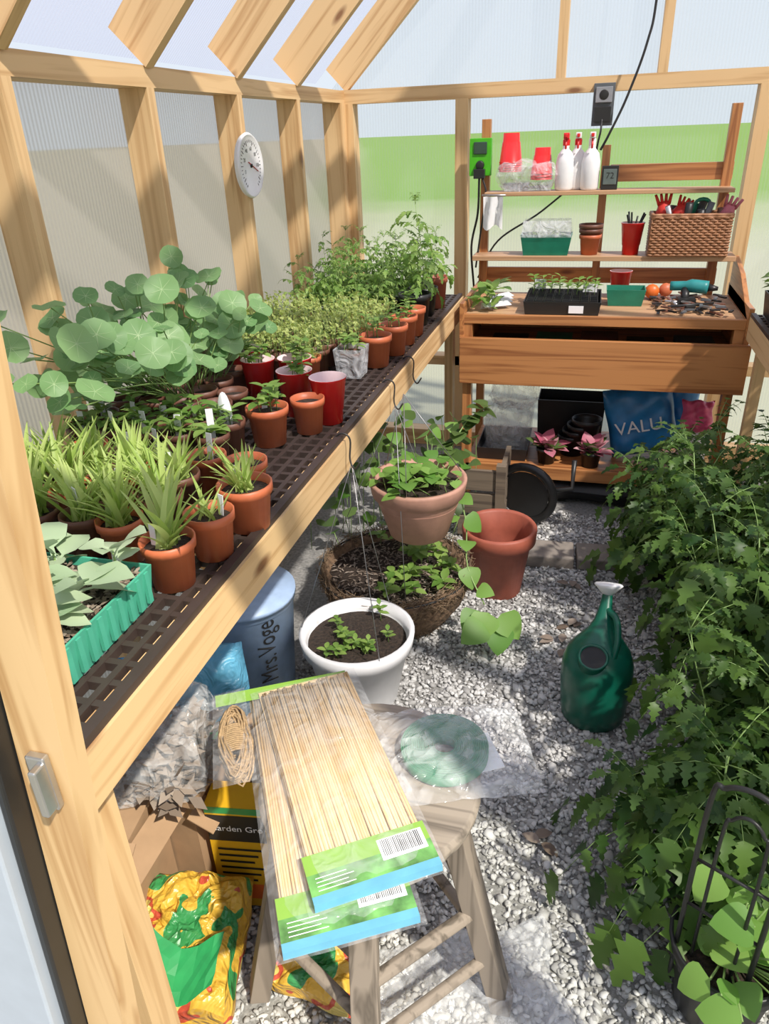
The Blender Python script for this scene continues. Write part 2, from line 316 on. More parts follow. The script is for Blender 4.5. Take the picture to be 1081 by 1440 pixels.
# ---------------------------------------------------------------- shell
XL,XR,YB,YF=-1.31,1.35,3.94,.42
def gmat():
    m,nt,out=newmat('field'); N=nt.nodes; Lk=nt.links
    tc=N.new('ShaderNodeTexCoord'); sp=N.new('ShaderNodeSeparateXYZ'); Lk.new(tc.outputs['Object'],sp.inputs[0])
    no=N.new('ShaderNodeTexNoise'); no.inputs['Scale'].default_value=.35; no.inputs['Detail'].default_value=6; Lk.new(tc.outputs['Object'],no.inputs['Vector'])
    ad=N.new('ShaderNodeMath'); ad.operation='MULTIPLY_ADD'; ad.inputs[1].default_value=6; Lk.new(no.outputs['Fac'],ad.inputs[0]); Lk.new(sp.outputs['Y'],ad.inputs[2])
    mr=N.new('ShaderNodeMapRange'); mr.inputs['From Min'].default_value=14; mr.inputs['From Max'].default_value=34; Lk.new(ad.outputs[0],mr.inputs[0])
    r=N.new('ShaderNodeValToRGB'); E=r.color_ramp.elements; E[0].position=0; E[0].color=(.34,.34,.25,1); E[1].position=1; E[1].color=(.15,.26,.05,1)
    e=E.new(.30); e.color=(.27,.31,.17,1); e=E.new(.55); e.color=(.14,.25,.045,1); Lk.new(mr.outputs[0],r.inputs[0])
    # the crop field ends to the west: beyond the field edge is bare stubble
    ed=N.new('ShaderNodeMath'); ed.operation='MULTIPLY_ADD'; ed.inputs[1].default_value=.30; Lk.new(sp.outputs['Y'],ed.inputs[0]); Lk.new(sp.outputs['X'],ed.inputs[2])
    m2=N.new('ShaderNodeMapRange'); m2.inputs['From Min'].default_value=-3; m2.inputs['From Max'].default_value=1; Lk.new(ed.outputs[0],m2.inputs[0])
    mx=N.new('ShaderNodeMixRGB'); mx.inputs[1].default_value=(.29,.27,.20,1); Lk.new(m2.outputs[0],mx.inputs[0]); Lk.new(r.outputs[0],mx.inputs[2])
    p=N.new('ShaderNodeBsdfDiffuse'); Lk.new(mx.outputs[0],p.inputs[0]); Lk.new(p.outputs[0],out.inputs[0]); return m
b=B(); b.add([(-300,-60,-.06),(300,-60,-.06),(300,420,-.06),(-300,420,-.06)],[(0,1,2,3)],gmat()); b.done('ground')
FLM=M('gravel_base',(.24,.235,.22),.95,var=.35,scale=90,bump=.6)
b=B(); box(b,XL-.02,XR+.02,-.6,YB+.02,-.06,-.002,FLM); b.done('floor')
def gravel():
    t=(1+5**.5)/2
    I=A((-1,t,0),(1,t,0),(-1,-t,0),(1,-t,0),(0,-1,t),(0,1,t),(0,-1,-t),(0,1,-t),(t,0,-1),(t,0,1),(-t,0,-1),(-t,0,1)); I/=np.linalg.norm(I[0])
    Fc=np.array([(0,11,5),(0,5,1),(0,1,7),(0,7,10),(0,10,11),(1,5,9),(5,11,4),(11,10,2),(10,7,6),(7,1,8),(3,9,4),(3,4,2),(3,2,6),(3,6,8),(3,8,9),(4,9,5),(2,4,11),(6,2,10),(8,6,7),(9,8,1)])
    n=40000; R=np.random
    pos=np.stack([R.uniform(-.85,.75,n),R.uniform(.54,3.12,n),R.uniform(-.003,.007,n)],1)
    ax=np.stack([R.uniform(.7,1.5,n),R.uniform(.6,1.,n),R.uniform(.35,.6,n)],1)*(R.gamma(8,1/8.,n)*.0073)[:,None]
    V=I[None]*(1+R.uniform(-.25,.25,(n,12,1)))*ax[:,None,:]
    q=R.normal(size=(n,4)); q[:,1:3]*=.22; q/=np.linalg.norm(q,axis=1)[:,None]; w_,x,y,z=q.T
    Rm=np.stack([1-2*(y*y+z*z),2*(x*y-z*w_),2*(x*z+y*w_),2*(x*y+z*w_),1-2*(x*x+z*z),2*(y*z-x*w_),2*(x*z-y*w_),2*(y*z+x*w_),1-2*(x*x+y*y)],1).reshape(n,3,3)
    V=np.einsum('nij,nkj->nki',Rm,V)+pos[:,None,:]
    Fa=(Fc[None]+(np.arange(n)*12)[:,None,None]).reshape(-1,3)
    me=bpy.data.meshes.new('gravel'); me.vertices.add(n*12); me.vertices.foreach_set('co',V.reshape(-1)); me.loops.add(len(Fa)*3); me.loops.foreach_set('vertex_index',Fa.reshape(-1).astype(np.int32))
    me.polygons.add(len(Fa)); me.polygons.foreach_set('loop_start',np.arange(0,len(Fa)*3,3,dtype=np.int32)); me.update(calc_edges=True); me.validate()
    me.materials.append(M('gravel_stone',(.30,.295,.28),.85,island=True,col2=(.66,.655,.63)))
    o=bpy.data.objects.new('gravel',me); scene.collection.objects.link(o)
gravel()
SY=[.92,1.495,2.07,2.645,3.21,3.78]
ridge=3.02
for side,xi,xo in (('left',-1.22,-1.309),('right',1.26,1.349)):
    b=B(); s=1 if side=='right' else -1
    for y in SY+[.47]: box(b,min(xi,xo),max(xi,xo),y,y+.038 if y<3.7 else y+.16,.09,1.735,Wz)
    box(b,min(xi,xo),max(xi,xo),YF,YB,1.735,1.787,Wy); box(b,min(xi,xo)-.0,max(xi,xo),YF,YB,0,.09,Wy)
    b.add([(xo+.006*s,YF,0),(xo+.006*s,YB,0),(xo+.006*s,YB,1.80),(xo+.006*s,YF,1.80)],[(0,1,2,3)],PCside)
    b.done('wall_'+side)
b=B()
for y in SY[:-1]+[.40,3.86]:
    for s,e in ((-1,-1.25),(1,1.29)):
        board(b,(e+.01*s,y+.019,1.83),(.02,y+.019,ridge+.045),.038,.135,(0,0,1),Wr)
box(b,.0,.04,YF,YB,ridge-.06,ridge+.09,Wy)
b.done('roof_rafters')
b=B()
b.add([(XL-.10,YF-.05,1.83),(XL-.10,YB+.05,1.83),(.02,YB+.05,ridge+.17),(.02,YF-.05,ridge+.17)],[(0,1,2,3)],PCroof)
b.add([(XR+.10,YF-.05,1.83),(XR+.10,YB+.05,1.83),(.02,YB+.05,ridge+.17),(.02,YF-.05,ridge+.17)],[(0,3,2,1)],PCroof)
b.done('ceiling')
b=B(); y0,y1=3.85,3.935
box(b,XL,XR,y0,y1,1.73,1.79,Wx); box(b,XL,XR,y0,y1,.47,.52,Wx); box(b,XL,XR,y0,y1,0,.09,Wx)
for a,c,z0,z1 in ((-1.309,-1.18,.09,1.73),(-.68,-.62,.09,1.73),(.62,.68,.09,1.73),(1.22,1.349,.09,1.73),(-.23,-.19,1.79,2.85),(.20,.24,1.79,2.85)):
    box(b,a,c,y0,y1,z0,z1,Wz)
yy=YB+.003
b.add([(XL,yy,0),(XR,yy,0),(XR,yy,1.80),(.02,yy,ridge+.15),(XL,yy,1.80)],[(0,1,2,3,4)],PCback)
b.done('wall_back')
b=B()
board(b,(-.577,.435,0),(-.397,.435,2.02),.056,.030,(0,1,0),Wz)
box(b,.52,.61,.42,.51,0,2.02,Wz); box(b,XL,XR,.42,.51,2.02,2.11,Wx); 
b.add([(XL,.515,0),(-.60,.515,0),(-.50,.515,2.02),(XL,.515,2.02)],[(0,1,2,3)],PCback); b.add([(.61,.515,0),(XR,.515,0),(XR,.515,2.02),(.61,.515,2.02)],[(0,1,2,3)],PCback)
b.add([(-1.06,.515,2.05),(1.1,.515,2.05),(.02,.515,ridge+.1)],[(0,1,2)],PCback)
b.done('wall_front')
b=B()
sh=A((1,0,.088),(0,1,0),(0,0,1))
def shbox(x0,x1,y0,y1,z0,z1,m):
    b.add((A((x0,y0,z0),(x1,y0,z0),(x1,y1,z0),(x0,y1,z0),(x0,y0,z1),(x1,y0,z1),(x1,y1,z1),(x0,y1,z1)))@sh.T,BOXF,m)
shbox(-.617,-.606,.395,.43,.02,1.98,BLACK); shbox(-.72,-.617,.38,.42,.02,1.98,ALUM); shbox(-.735,-.72,.385,.415,.02,1.98,GREY); shbox(-1.20,-.735,.39,.41,.02,.6,ALUM); shbox(-1.2,-1.1,.38,.42,.6,1.98,ALUM); shbox(-1.1,-.735,.38,.42,1.88,1.98,ALUM)
b.done('door_1',.003)
b=B(); cx=-.482
box(b,cx-.010,cx+.012,.410,.4195,1.005,1.075,METAL); box(b,cx+.003,cx+.012,.396,.412,1.01,1.07,METAL)
b.done('door_latch',.002)

# ---------------------------------------------------------------- benches
def bench_mesh(b,x0,x1,y0,y1,z):
    nx=int((x1-x0)/.034); ny=int((y1-y0)/.042)
    for i in range(nx+1):
        x=x0+(x1-x0)*i/nx; box(b,x-.0055,x+.0055,y0,y1,z-.016,z,MESHB)
    for j in range(ny+1):
        y=y0+(y1-y0)*j/ny; box(b,x0,x1,y-.006,y+.006,z-.016,z-.001,MESHB)
    for x in (x0,x1): box(b,x-.009,x+.009,y0,y1,z-.02,z+.006,MESHB)
b=B()
box(b,-.60,-.562,.53,3.45,.828,.917,Wy); box(b,-1.215,-1.18,.53,3.45,.828,.905,Wy)
for y in np.arange(.56,3.45,.575): box(b,-1.18,-.60,y,y+.038,.82,.90,Wx)
for y in (.56,3.38): box(b,-.64,-.60,y,y+.06,0,.83,Wz)
bench_mesh(b,-1.205,-.577,.55,3.44,.925)
b.done('plant_bench',.0)
b=B()
box(b,.61,.648,2.35,3.14,.828,.917,Wy); box(b,1.22,1.255,2.35,3.14,.828,.905,Wy)
for y in (2.36,2.75,3.09): box(b,.648,1.22,y,y+.038,.82,.90,Wx)
box(b,.65,.69,2.4,2.44,0,.83,Wz); box(b,.65,.69,3.08,3.12,0,.83,Wz)
bench_mesh(b,.62,1.24,2.35,3.14,.925); b.done('plant_bench')

# potting bench
b=B(); TX0,TX1=-.52,.61
for i in range(5): box(b,TX0,TX1,3.19+.106*i,3.19+.106*i+.103,.865,.887,St)
box(b,TX0,TX1,3.175,3.195,.855,.895,Sx)
box(b,TX0-.01,TX1+.03,3.15,3.17,.595,.80,Sx)
for x in (TX0+.02,TX1-.02): box(b,x-.02,x+.02,3.18,3.23,0,.87,Sz)
box(b,TX0-.015,TX0+.005,3.17,3.74,.60,.94,Sy); box(b,TX1,TX1+.02,3.17,3.74,.60,.94,Sy)
b.add([(TX1,3.18,.89),(TX1+.02,3.18,.89),(TX1+.02,3.72,.89),(TX1,3.72,.89),(TX1,3.5,1.02),(TX1+.02,3.5,1.02),(TX1+.02,3.72,1.06),(TX1,3.72,1.06)],BOXF,Sy)
box(b,TX0,TX1,3.19,3.73,.70,.72,Sx); box(b,TX0,TX1,3.71,3.73,.60,.865,Sx)  # shelf, then a back board added to keep the gap below the worktop dark
for k in range(5): box(b,TX0+.1+.2*k,TX0+.26+.2*k,3.25,3.5,.722,.74+.01*(k%3),[BLACK,DTEAL,BROWNP,BLACK,GREY][k])
box(b,-.535,-.495,3.72,3.76,0,1.64,Sz); box(b,.505,.545,3.72,3.76,0,1.66,Sz); box(b,.0,.035,3.735,3.76,.88,1.52,Sz)
box(b,-.55,.60,3.60,3.76,1.05,1.072,St); box(b,-.50,.55,3.60,3.735,1.328,1.345,St); box(b,.04,.55,3.74,3.76,1.37,1.44,Sx); box(b,-.5,.55,3.74,3.76,.93,1.0,Sx)
box(b,-.5,.58,3.20,3.72,.17,.19,Sx); box(b,-.5,.58,3.18,3.2,.14,.20,Sx)
b.done('potting_bench',.002)

# ---------------------------------------------------------------- bench plants
Z=.926
def tray(b,x0,x1,y0,y1,z,h,m,soil=True,t=.004,fl=.008):
    V=[(x0+fl,y0+fl,z),(x1-fl,y0+fl,z),(x1-fl,y1-fl,z),(x0+fl,y1-fl,z),(x0,y0,z+h),(x1,y0,z+h),(x1,y1,z+h),(x0,y1,z+h),
       (x0+t,y0+t,z+h),(x1-t,y0+t,z+h),(x1-t,y1-t,z+h),(x0+t,y1-t,z+h),(x0+fl+t,y0+fl+t,z+t),(x1-fl-t,y0+fl+t,z+t),(x1-fl-t,y1-fl-t,z+t),(x0+fl+t,y1-fl-t,z+t)]
    F=[(0,3,2,1)]+[(i,(i+1)%4,4+(i+1)%4,4+i) for i in range(4)]+[(4+i,4+(i+1)%4,8+(i+1)%4,8+i) for i in range(4)]+[(8+i,8+(i+1)%4,12+(i+1)%4,12+i) for i in range(4)]+[(12,13,14,15)]
    V=np.array(V); b.add(V,F,m)
    if soil:
        b.add([(x0+t*2,y0+t*2,z+h*.8),(x1-t*2,y0+t*2,z+h*.8),(x1-t*2,y1-t*2,z+h*.8),(x0+t*2,y1-t*2,z+h*.8)],[(0,1,2,3)],SOIL)
b=B()
x0,x1,y0,y1=-.93,-.645,.63,.875
tray(b,x0,x1,y0,y1,Z,.07,TEAL)
for i in range(9): 
    box(b,x1-.004,x1+.002,y0+.02+i*.025,y0+.03+i*.025,Z+.01,Z+.066,TEAL)
for i in range(3):
    for j in range(3):
        p=A(-.86+.085*i+U(-.02,.02),.68+.075*j,Z+.06)
        hh=U(.03,.08); tube(b,[p,p+UP*hh],.002,STEM,4)
        for k in range(6): 
            d=rd(0,75); put(b,T_CAB,p+UP*hh*(.4+.1*k),d,UP+d*.2,U(.05,.09),L_CAB)
for k in range(1400):
    c=A(U(x0+.01,x1-.01),U(y0+.01,y1-.01),Z+.058+U(0,.006)); put(b,T_FINE,c,rd(-10,30),UP,.014,MULCH,1.6)
tag(b,-.70,.86,Z+.05,.05); b.done('cabbage_seedling_tray')
def lily(b,p,n,L,m=L_LILY,el=(48,85)):
    for k in range(n):
        d=rd(*el); put(b,T_STRAP,A(*p)+A(U(-.016,.016),U(-.016,.016),0),d,UP+nrm(A(d[0],d[1],0))*-.3,L*U(.6,1.1),m)
def potted(x,y,r,h,mp,kind,z=Z,name='potted_seedling',lab=False,n=14,L=.1):
    b=B(); pot(b,x,y,z,r,h,mp); t=z+h*.83
    if kind=='lily': lily(b,(x,y,t),n,L)
    elif kind=='seed':
        for k in range(4): simple_seedling(b,(x+U(-.6,.6)*r,y+U(-.6,.6)*r,t),U(.04,.09),6,L*.45,L_SEED)
    elif kind=='tom': tomato(b,(x,y,t),U(.12,.2),7,.09,L_SEED,rs=.002)
    if lab: tag(b,x+U(-.5,.5)*r,y+U(-.2,.5)*r,t-.01,.05)
    b.done(name)
potted(-.645,.930,.047,.088,TERRA,'lily',lab=True,n=28,L=.13)
potted(-.622,1.035,.046,.088,TERRA,'lily',n=12,L=.08,lab=True)
potted(-.605,1.150,.054,.092,TERRA,'lily',n=30,L=.10,lab=True)
potted(-.655,1.262,.046,.088,TERRA,'lily',n=6,L=.06)
potted(-.735,1.565,.053,.095,TERRA,'seed',lab=True,L=.09)
potted(-.665,1.658,.044,.09,TERRA,'none')
potted(-.655,2.265,.054,.10,TERRA,'seed',L=.07)
potted(-.632,2.41,.050,.10,TERRA,'seed',L=.07); potted(-.628,2.55,.048,.10,TERRA,'seed',L=.07); potted(-.626,2.68,.048,.10,TERRA,'seed',L=.07)
potted(-.635,3.16,.05,.13,TERRA2,'tom')
b=B()
for i in range(4):
    for j in range(4):
        x=-.757-.098*i+U(-.008,.008); y=.985+.1*j+U(-.008,.008)
        if j==0 and i==0: x-=.01
        pot(b,x,y,Z,.043,.085,BROWNP if (i+j)%3 else TERRA,n=14)
        if j<3: lily(b,(x,y,Z+.07),40,U(.10,.155),el=(50,88))
        else: lily(b,(x,y,Z+.07),8,.06)
        if random.random()<.75: tag(b,x+U(-.02,.02),y+U(-.02,.02),Z+.07,.06,.015)
b.done('lily_seedlings')
b=B()
for i in range(5):
    for j in range(2):
        x=-.80-.085*i; y=1.40+.085*j
        pot(b,x,y,Z,.040,.085,BROWNP,n=14)
        for k in range(4): simple_seedling(b,(x+U(-.02,.02),y+U(-.02,.02),Z+.07),U(.02,.06),5,.04,L_SEED)
        tag(b,x,y,Z+.07,U(.04,.07),.016)
b.done('small_pot_seedlings')
b=B()
for i in range(4):
    for j in range(4):
        x=-1.15+.087*i; y=1.60+.095*j
        if x>-.92 and j>1: continue
        pot(b,x,y,Z,.041,.085,BROWNP,n=12)
cnt=0
while cnt<150:
    x=U(-1.165,-.88); y=U(1.15,2.02)
    top=1.32-.5*max(0,x+1.0)
    z=U(1.07,top)
    if y<1.5 and z<1.12 and x>-1.05: continue
    if x>-.96 and z>1.22: continue
    s=U(.020,.042); nn=nrm(A(U(-.3,.9),U(-.9,.1),U(.3,1.2)))
    xx=nrm(np.cross(nn,A(U(-1,1),U(-1,1),.1)))
    put(b,T_RND,(x,y,z),xx,nn,s,L_NAST); put(b,T_RV,(x,y,z),xx,nn,s,L_VEIN)
    g=A(x*.6-.44,min(max(y,1.55),1.95)*.5+.86,Z+.08)
    tube(b,spline([g,(g+A(x,y,z))/2+A(U(-.03,.03),U(-.03,.03),.02),(x,y,z)],3),.0016,STEM,3)
    cnt+=1
b.done('nasturtium_plants')
for x,y,e in ((-.635,1.735,1),(-.745,1.78,0),(-.79,1.90,0),(-.89,1.87,0),(-.97,1.97,0)):
    b=B(); cup(b,x,y,Z,.049,.122)
    if not e:
        lathe(b,[(.041,.09),(0,.095)],(x,y,Z),SOIL,16)
        for k in range(5): simple_seedling(b,(x+U(-.025,.025),y+U(-.025,.025),Z+.10),U(.02,.07),6,.035,L_SEED)
    b.done('seedling_cup')
b=B()
lathe(b,[(0,0),(.03,0),(.03,.0015),(0,.0015)],(0,0,0),TAG,20,ell=.55); 
V=b.V[0]; V=V@rotx(radians(90)).T; V[:,2]*=1.9; b.V[0]=V@rotz(.2).T+A(-.80,1.475,Z+.10)
text(b,'Sow',.022,(-.805,1.472,Z+.10),rotz(.2)@A(0,0,1),rotz(.2)@A(-1,0,0),INK_SHADE); box(b,-.803,-.797,1.475,1.477,Z-.0,Z+.06,TAG); b.done('plant_label')
b=B()
for i in range(6):
    for j in range(8):
        x=-1.15+.083*i; y=2.08+.083*j
        if x>-.77 and j<2: continue
        pot(b,x,y,Z,.040,.075,BROWNP if random.random()<.8 else TERRA,n=12)
        for k in range(30): simple_seedling(b,(x+U(-.038,.038),y+U(-.038,.038),Z+.06),U(.03,.09),3,.020,L_FINE,T_FINE if k%2 else T_OV,(10,70),.0008)
b.done('fine_seedlings')
b=B(); tray(b,-.745,-.655,2.10,2.19,Z,.09,CLEAR,False); pot(b,-.70,2.145,Z+.005,.036,.07,BROWNP)
for k in range(6): simple_seedling(b,(-.70+U(-.03,.03),2.145+U(-.03,.03),Z+.07),.05,5,.03,L_SEED)
b.done('clear_planter')
b=B()
for i in range(6):
    for j in range(8):
        x=-1.12+.083*i; y=2.80+.083*j
        if x>-.72 and j<4: continue
        pot(b,x,y,Z,.040,.075,BLACK if (i+j)%4 else BROWNP,n=12)
        tomato(b,(x,y,Z+.06),U(.10,.18)+(.05 if j>3 else 0),9,.085,L_SEED,(U(-.03,.03),U(-.03,.03)),.0018,ls=.30)
b.done('tomato_seedlings')
b=B(); pot(b,-.655,2.84,Z,.065,.12,BLACK); tomato(b,(-.655,2.84,Z+.1),.22,12,.12,L_SEED,(.02,.0),.003); b.done('potted_tomato_seedling')
b=B(); pot(b,-.66,3.02,Z,.06,.11,BLACK); tomato(b,(-.66,3.02,Z+.1),.32,12,.14,L_SEED,(-.03,.03),.003); b.done('potted_tomato_seedling')

# wall thermometer
b=B(); Rt=A((0,0,1),(0,1,0),(-1,0,0)); cpos=A(-1.20,2.645,1.515)
lathe(b,[(0,-.012),(.10,-.012),(.106,.0),(.100,.008),(.096,.004),(0,.004)],cpos,WHITE,40,Rt)
for k in range(40):
    a=2*pi*k/40
    if abs(a-1.5*pi)<.6: continue
    p=cpos+A(.0045,cos(a)*.082,sin(a)*.082); q=cpos+A(.0045,cos(a)*(.074 if k%4 else .066),sin(a)*(.074 if k%4 else .066)); tube(b,[p,q],.0011,INK_SHADE,4)
for t,a in (('0',200),('20',160),('40',120),('60',80),('80',40),('100',0)):
    text(b,t,.018,cpos+A(.0048,cos(radians(180-a))*-.054,sin(radians(a))*.054),(0,1,0),(0,0,1),INK_SHADE)
tube(b,[cpos+A(.006,-.02,.012),cpos+A(.006,.055,-.02)],.0018,RED,4); lathe(b,[(.007,.004),(.006,.009),(0,.009)],cpos,INK_SHADE,12,Rt)
b.done('wall_thermometer')

# ---------------------------------------------------------------- potting bench items
PZ=.888
b=B(); tray(b,-.27,.05,3.22,3.52,PZ,.055,BLACK,False)
for i in range(8):
    for j in range(8):
        x=-.255+.0375*i+.012; y=3.235+.034*j+.012
        tray(b,x-.017,x+.017,y-.0155,y+.0155,PZ+.02,.037,BLACK,True,t=.002,fl=.003)
        if j>3 and random.random()<.7: simple_seedling(b,(x,y,PZ+.05),U(.03,.07),5,.035,L_SEED)
tag(b,-.22,3.5,PZ+.05,.05,.05,0); tag(b,.0,3.42,PZ+.06,.035,.06,0); box(b,-.08,-.02,3.218,3.222,PZ+.01,PZ+.04,TAG,); b.done('seed_starting_tray')
b=B(); tray(b,.07,.235,3.42,3.54,PZ,.07,DTEAL,False,fl=.012); b.done('green_planter')
b=B(); cup(b,.13,3.615,PZ+.0,.05,.12); b.done('red_cup')
b=B()
tube(b,spline([(.34,3.52,.96),(.42,3.50,.965),(.49,3.49,.96)],4),[.02]*4+[.028]*5,TEALT,10); tube(b,[(.49,3.49,.96),(.53,3.485,.957)],[.018,.008],BLACK,8); tube(b,[(.40,3.50,.955),(.40,3.46,.905)],.018,BLACK,8); box(b,.37,.44,3.41,3.48,PZ,PZ+.035,BLACK); b.done('cordless_drill')
b=B(); lathe(b,[(0,0),(.03,0),(.032,.04),(.02,.06),(0,.06)],(.27,3.62,PZ+.03),ORANGE,12,rotx(1.4)); lathe(b,[(0,0),(.025,0),(.03,.05),(0,.05)],(.33,3.66,PZ+.03),TERRA,12,rotx(1.4)); b.done('orange_hose_nozzle')
b=B()
for k in range(80):
    p=A(U(.28,.56),U(3.25,3.62),PZ+U(.003,.03))
    box(b,p[0]-.02,p[0]+.02,p[1]-.006,p[1]+.006,p[2]-.003,p[2]+.003,random.choice([BLACK,METAL,BROWNP,BROWNP,GREY,WIRE]),rotz(U(0,3)))
for k in range(6): tube(b,[A(U(.3,.55),U(3.3,3.6),PZ+.02+U(0,.02)) for _ in range(2)],.006,random.choice([BLACK,METAL,BROWNP]),6)
b.done('tool_clutter')
b=B()
for k in range(30): tag(b,U(-.47,-.36),U(3.30,3.6),PZ,U(.005,.02),.02)
for k in range(4): box(b,-.46,-.33,3.3+.06*k,3.34+.06*k,PZ+.02,PZ+.023,TAG,rotz(.6+.1*k)@rotx(.3))
for k in range(34): put(b,T_OV,(U(-.50,-.38),U(3.22,3.45),PZ+U(.01,.10)),rd(0,60),UP,.07,L_SEED)
b.done('seed_packets')
S2=1.073; S1=1.346
b=B(); tray(b,-.33,-.10,3.60,3.72,S2,.09,DTEAL,True,fl=.015); tray(b,-.32,-.11,3.605,3.715,S2+.08,.07,CLEAR,False,fl=-.01)
for k in range(30): simple_seedling(b,(U(-.30,-.13),U(3.62,3.70),S2+.07),.02,4,.02,L_SEED)
b.done('propagator_tray')
b=B(); pot(b,-.02,3.66,S2,.05,.085,TERRA,soil=False); pot(b,-.02,3.66,S2+.025,.052,.085,BROWNP,soil=False); pot(b,-.02,3.66,S2+.045,.054,.085,BROWNP,soil=False); b.done('nested_pots')
b=B(); cup(b,.16,3.66,S2,.052,.135)
for k in range(6): tube(b,[(.16,3.66,S2+.06),(.16+U(-.04,.05),3.66+U(-.03,.03),S2+U(.16,.19))],.004,BLACK,5)
b.done('pen_cup')
b=B(); x0,x1,y0,y1=.235,.555,3.585,3.725
def per(s,o):
    Lx,Ly=x1-x0,y1-y0; T=2*(Lx+Ly); s=s%T
    if s<Lx: return A(x0+s,y0-o,0)
    s-=Lx
    if s<Ly: return A(x1+o,y0+s,0)
    s-=Ly
    if s<Lx: return A(x1-s,y1+o,0)
    return A(x0-o,y1-(s-Lx),0)
T=2*(x1-x0+y1-y0); N=112
for r in range(15):
    pts=[per(T*k/N,.0035*sin(pi*k/2+pi*(r%2)+.8)) + A(0,0,S2+.006+r*.0108) for k in range(N)]
    tube(b,pts,.0052,WICK,5,closed=True)
for k in range(0,N,2): p=per(T*(k+.0)/N,0); tube(b,[p+A(0,0,S2),p+A(0,0,S2+.165)],.003,WICK,4)
for z in (.162,.170): tube(b,[per(T*k/N,.003*sin(k))+A(0,0,S2+z) for k in range(N)],.007,WICK,6,closed=True)
box(b,x0,x1,y0,y1,S2,S2+.006,WICK); b.done('wicker_basket')
b=B()
def glove(b,p,d,m,s=1):
    d=nrm(d); sd=nrm(np.cross(d,A(0,1,0)))
    tube(b,[p,p+d*.05*s,p+d*.09*s],[.03*s,.035*s,.02*s],m,8)
    for k in range(4): q=p+d*.08*s+sd*(-.02+.013*k)*s; tube(b,[q,q+(d+sd*(-.3+.2*k))*.045*s],[.009*s,.006*s],m,6)
glove(b,A(.29,3.65,S2+.13),A(-.15,-.1,1),REDG); glove(b,A(.33,3.66,S2+.13),A(.4,0,1),REDG,.9); glove(b,A(.52,3.65,S2+.12),A(.3,-.2,.9),M('pink_glove',(.45,.12,.15),.7),1.0)
for k in range(14): p=A(U(.30,.53),U(3.61,3.7),S2+.10); tube(b,[p,p+A(U(-.05,.05),U(-.03,.03),U(.08,.13))],[.012,U(.008,.02)],random.choice([BLACK,BLACK,GREY,DTEAL,BROWNP,METAL]),7)
tube(b,spline([(.40,3.65,S2+.15),(.41,3.64,S2+.22),(.46,3.64,S2+.22),(.47,3.65,S2+.15)],4),.008,DTEAL,6); b.done('garden_tools')
b=B(); 
for k in range(5): cup(b,-.395,3.67,S1+.08+k*.009,.052,.12,flip=True)
b.done('red_cup_stack')
b=B(); 
for k in range(3): cup(b,-.255,3.67,S1+.045+k*.012,.05,.105,flip=True)
b.done('red_cup_stack')
b=B(); pillow(b,(-.32,3.655,S1+.065),(.27,.12,.11),np.eye(3),FILM2,wr=.12,seed=3); lathe(b,[(.06,0),(.08,.10),(.083,.10)],(-.37,3.66,S1),CLEAR,18); tray(b,-.42,-.20,3.60,3.72,S1+.002,.035,CLEAR,False); b.done('plastic_clamshells')
for x,y in ((-.155,3.66),(-.105,3.69),(-.045,3.655)):
    b=B(); h=.20
    lathe(b,[(0,0),(.036,0),(.040,.01),(.040,.11),(.032,.145),(.015,.165),(.014,.185),(0,.185)],(x,y,S1),WHITE,18)
    lathe(b,[(.015,.178),(.016,.20),(.012,.205),(0,.205)],(x,y,S1),RED if x<-.06 else WHITE,12)
    box(b,x-.012,x+.012,y-.05,y+.02,S1+.205,S1+.228,RED if x<-.12 else WHITE); box(b,x-.006,x+.006,y-.062,y-.05,S1+.21,S1+.224,RED)
    tube(b,[(x,y-.03,S1+.205),(x,y-.045,S1+.18),(x,y-.04,S1+.165)],.005,RED,6); b.done('spray_bottle',.003)
b=B(); box(b,.005,.075,3.63,3.65,S1,S1+.095,BLACK); box(b,.012,.068,3.627,3.631,S1+.02,S1+.082,M('lcd_grey',(.10,.13,.12),.3)); text(b,'72',.035,(.04,3.6265,S1+.055),(1,0,0),(0,0,1),INK_SHADE); b.done('digital_thermometer',.003)
b=B(); box(b,-.585,-.485,3.69,3.72,1.41,1.565,CTRLG); box(b,-.565,-.505,3.683,3.692,1.50,1.55,M('lcd_dark',(.03,.06,.04),.2)); lathe(b,[(.02,0),(.018,.02),(0,.02)],(-.535,3.69,1.455),BLACK,14,rotx(radians(90))); box(b,-.56,-.51,3.655,3.69,1.40,1.44,BLACK)
tube(b,spline([(-.535,3.67,1.40),(-.54,3.68,1.25),(-.57,3.7,1.1),(-.56,3.74,.9)],6),.006,BLACK,6); tube(b,spline([(-.52,3.67,1.40),(-.50,3.66,1.33),(-.52,3.68,1.2),(-.55,3.72,1.0)],6),.005,BLACK,6); b.done('temperature_controller',.004)
b=B(); box(b,-.06,.03,3.79,3.85,1.595,1.76,GREY); box(b,-.05,.02,3.775,3.792,1.61,1.67,BLACK); box(b,-.05,.02,3.775,3.792,1.685,1.745,M('outlet_face',(.25,.26,.28),.4)); lathe(b,[(.02,0),(.02,.012),(0,.012)],(-.015,3.785,1.715),BLACK,14,rotx(radians(90)))
tube(b,spline([(.17,3.80,2.9),(.16,3.78,2.1),(.14,3.76,1.9),(.08,3.74,1.70),(.02,3.72,1.56),(-.01,3.72,1.50)],8),.006,BLACK,6)
tube(b,spline([(-.015,3.77,1.62),(-.02,3.75,1.55),(-.06,3.77,1.42),(-.25,3.77,1.25),(-.45,3.75,1.12),(-.54,3.73,.95)],8),.005,BLACK,6); b.done('outlet_box',.002)
b=B(); 
V=[];F=[]
for i in range(9):
    for j in range(6): V.append((-.50+.09*i/8,3.57+.015*sin(i*1.3+j*.4),1.33-.13*j/5-.012*sin(i*.9)*j/5))
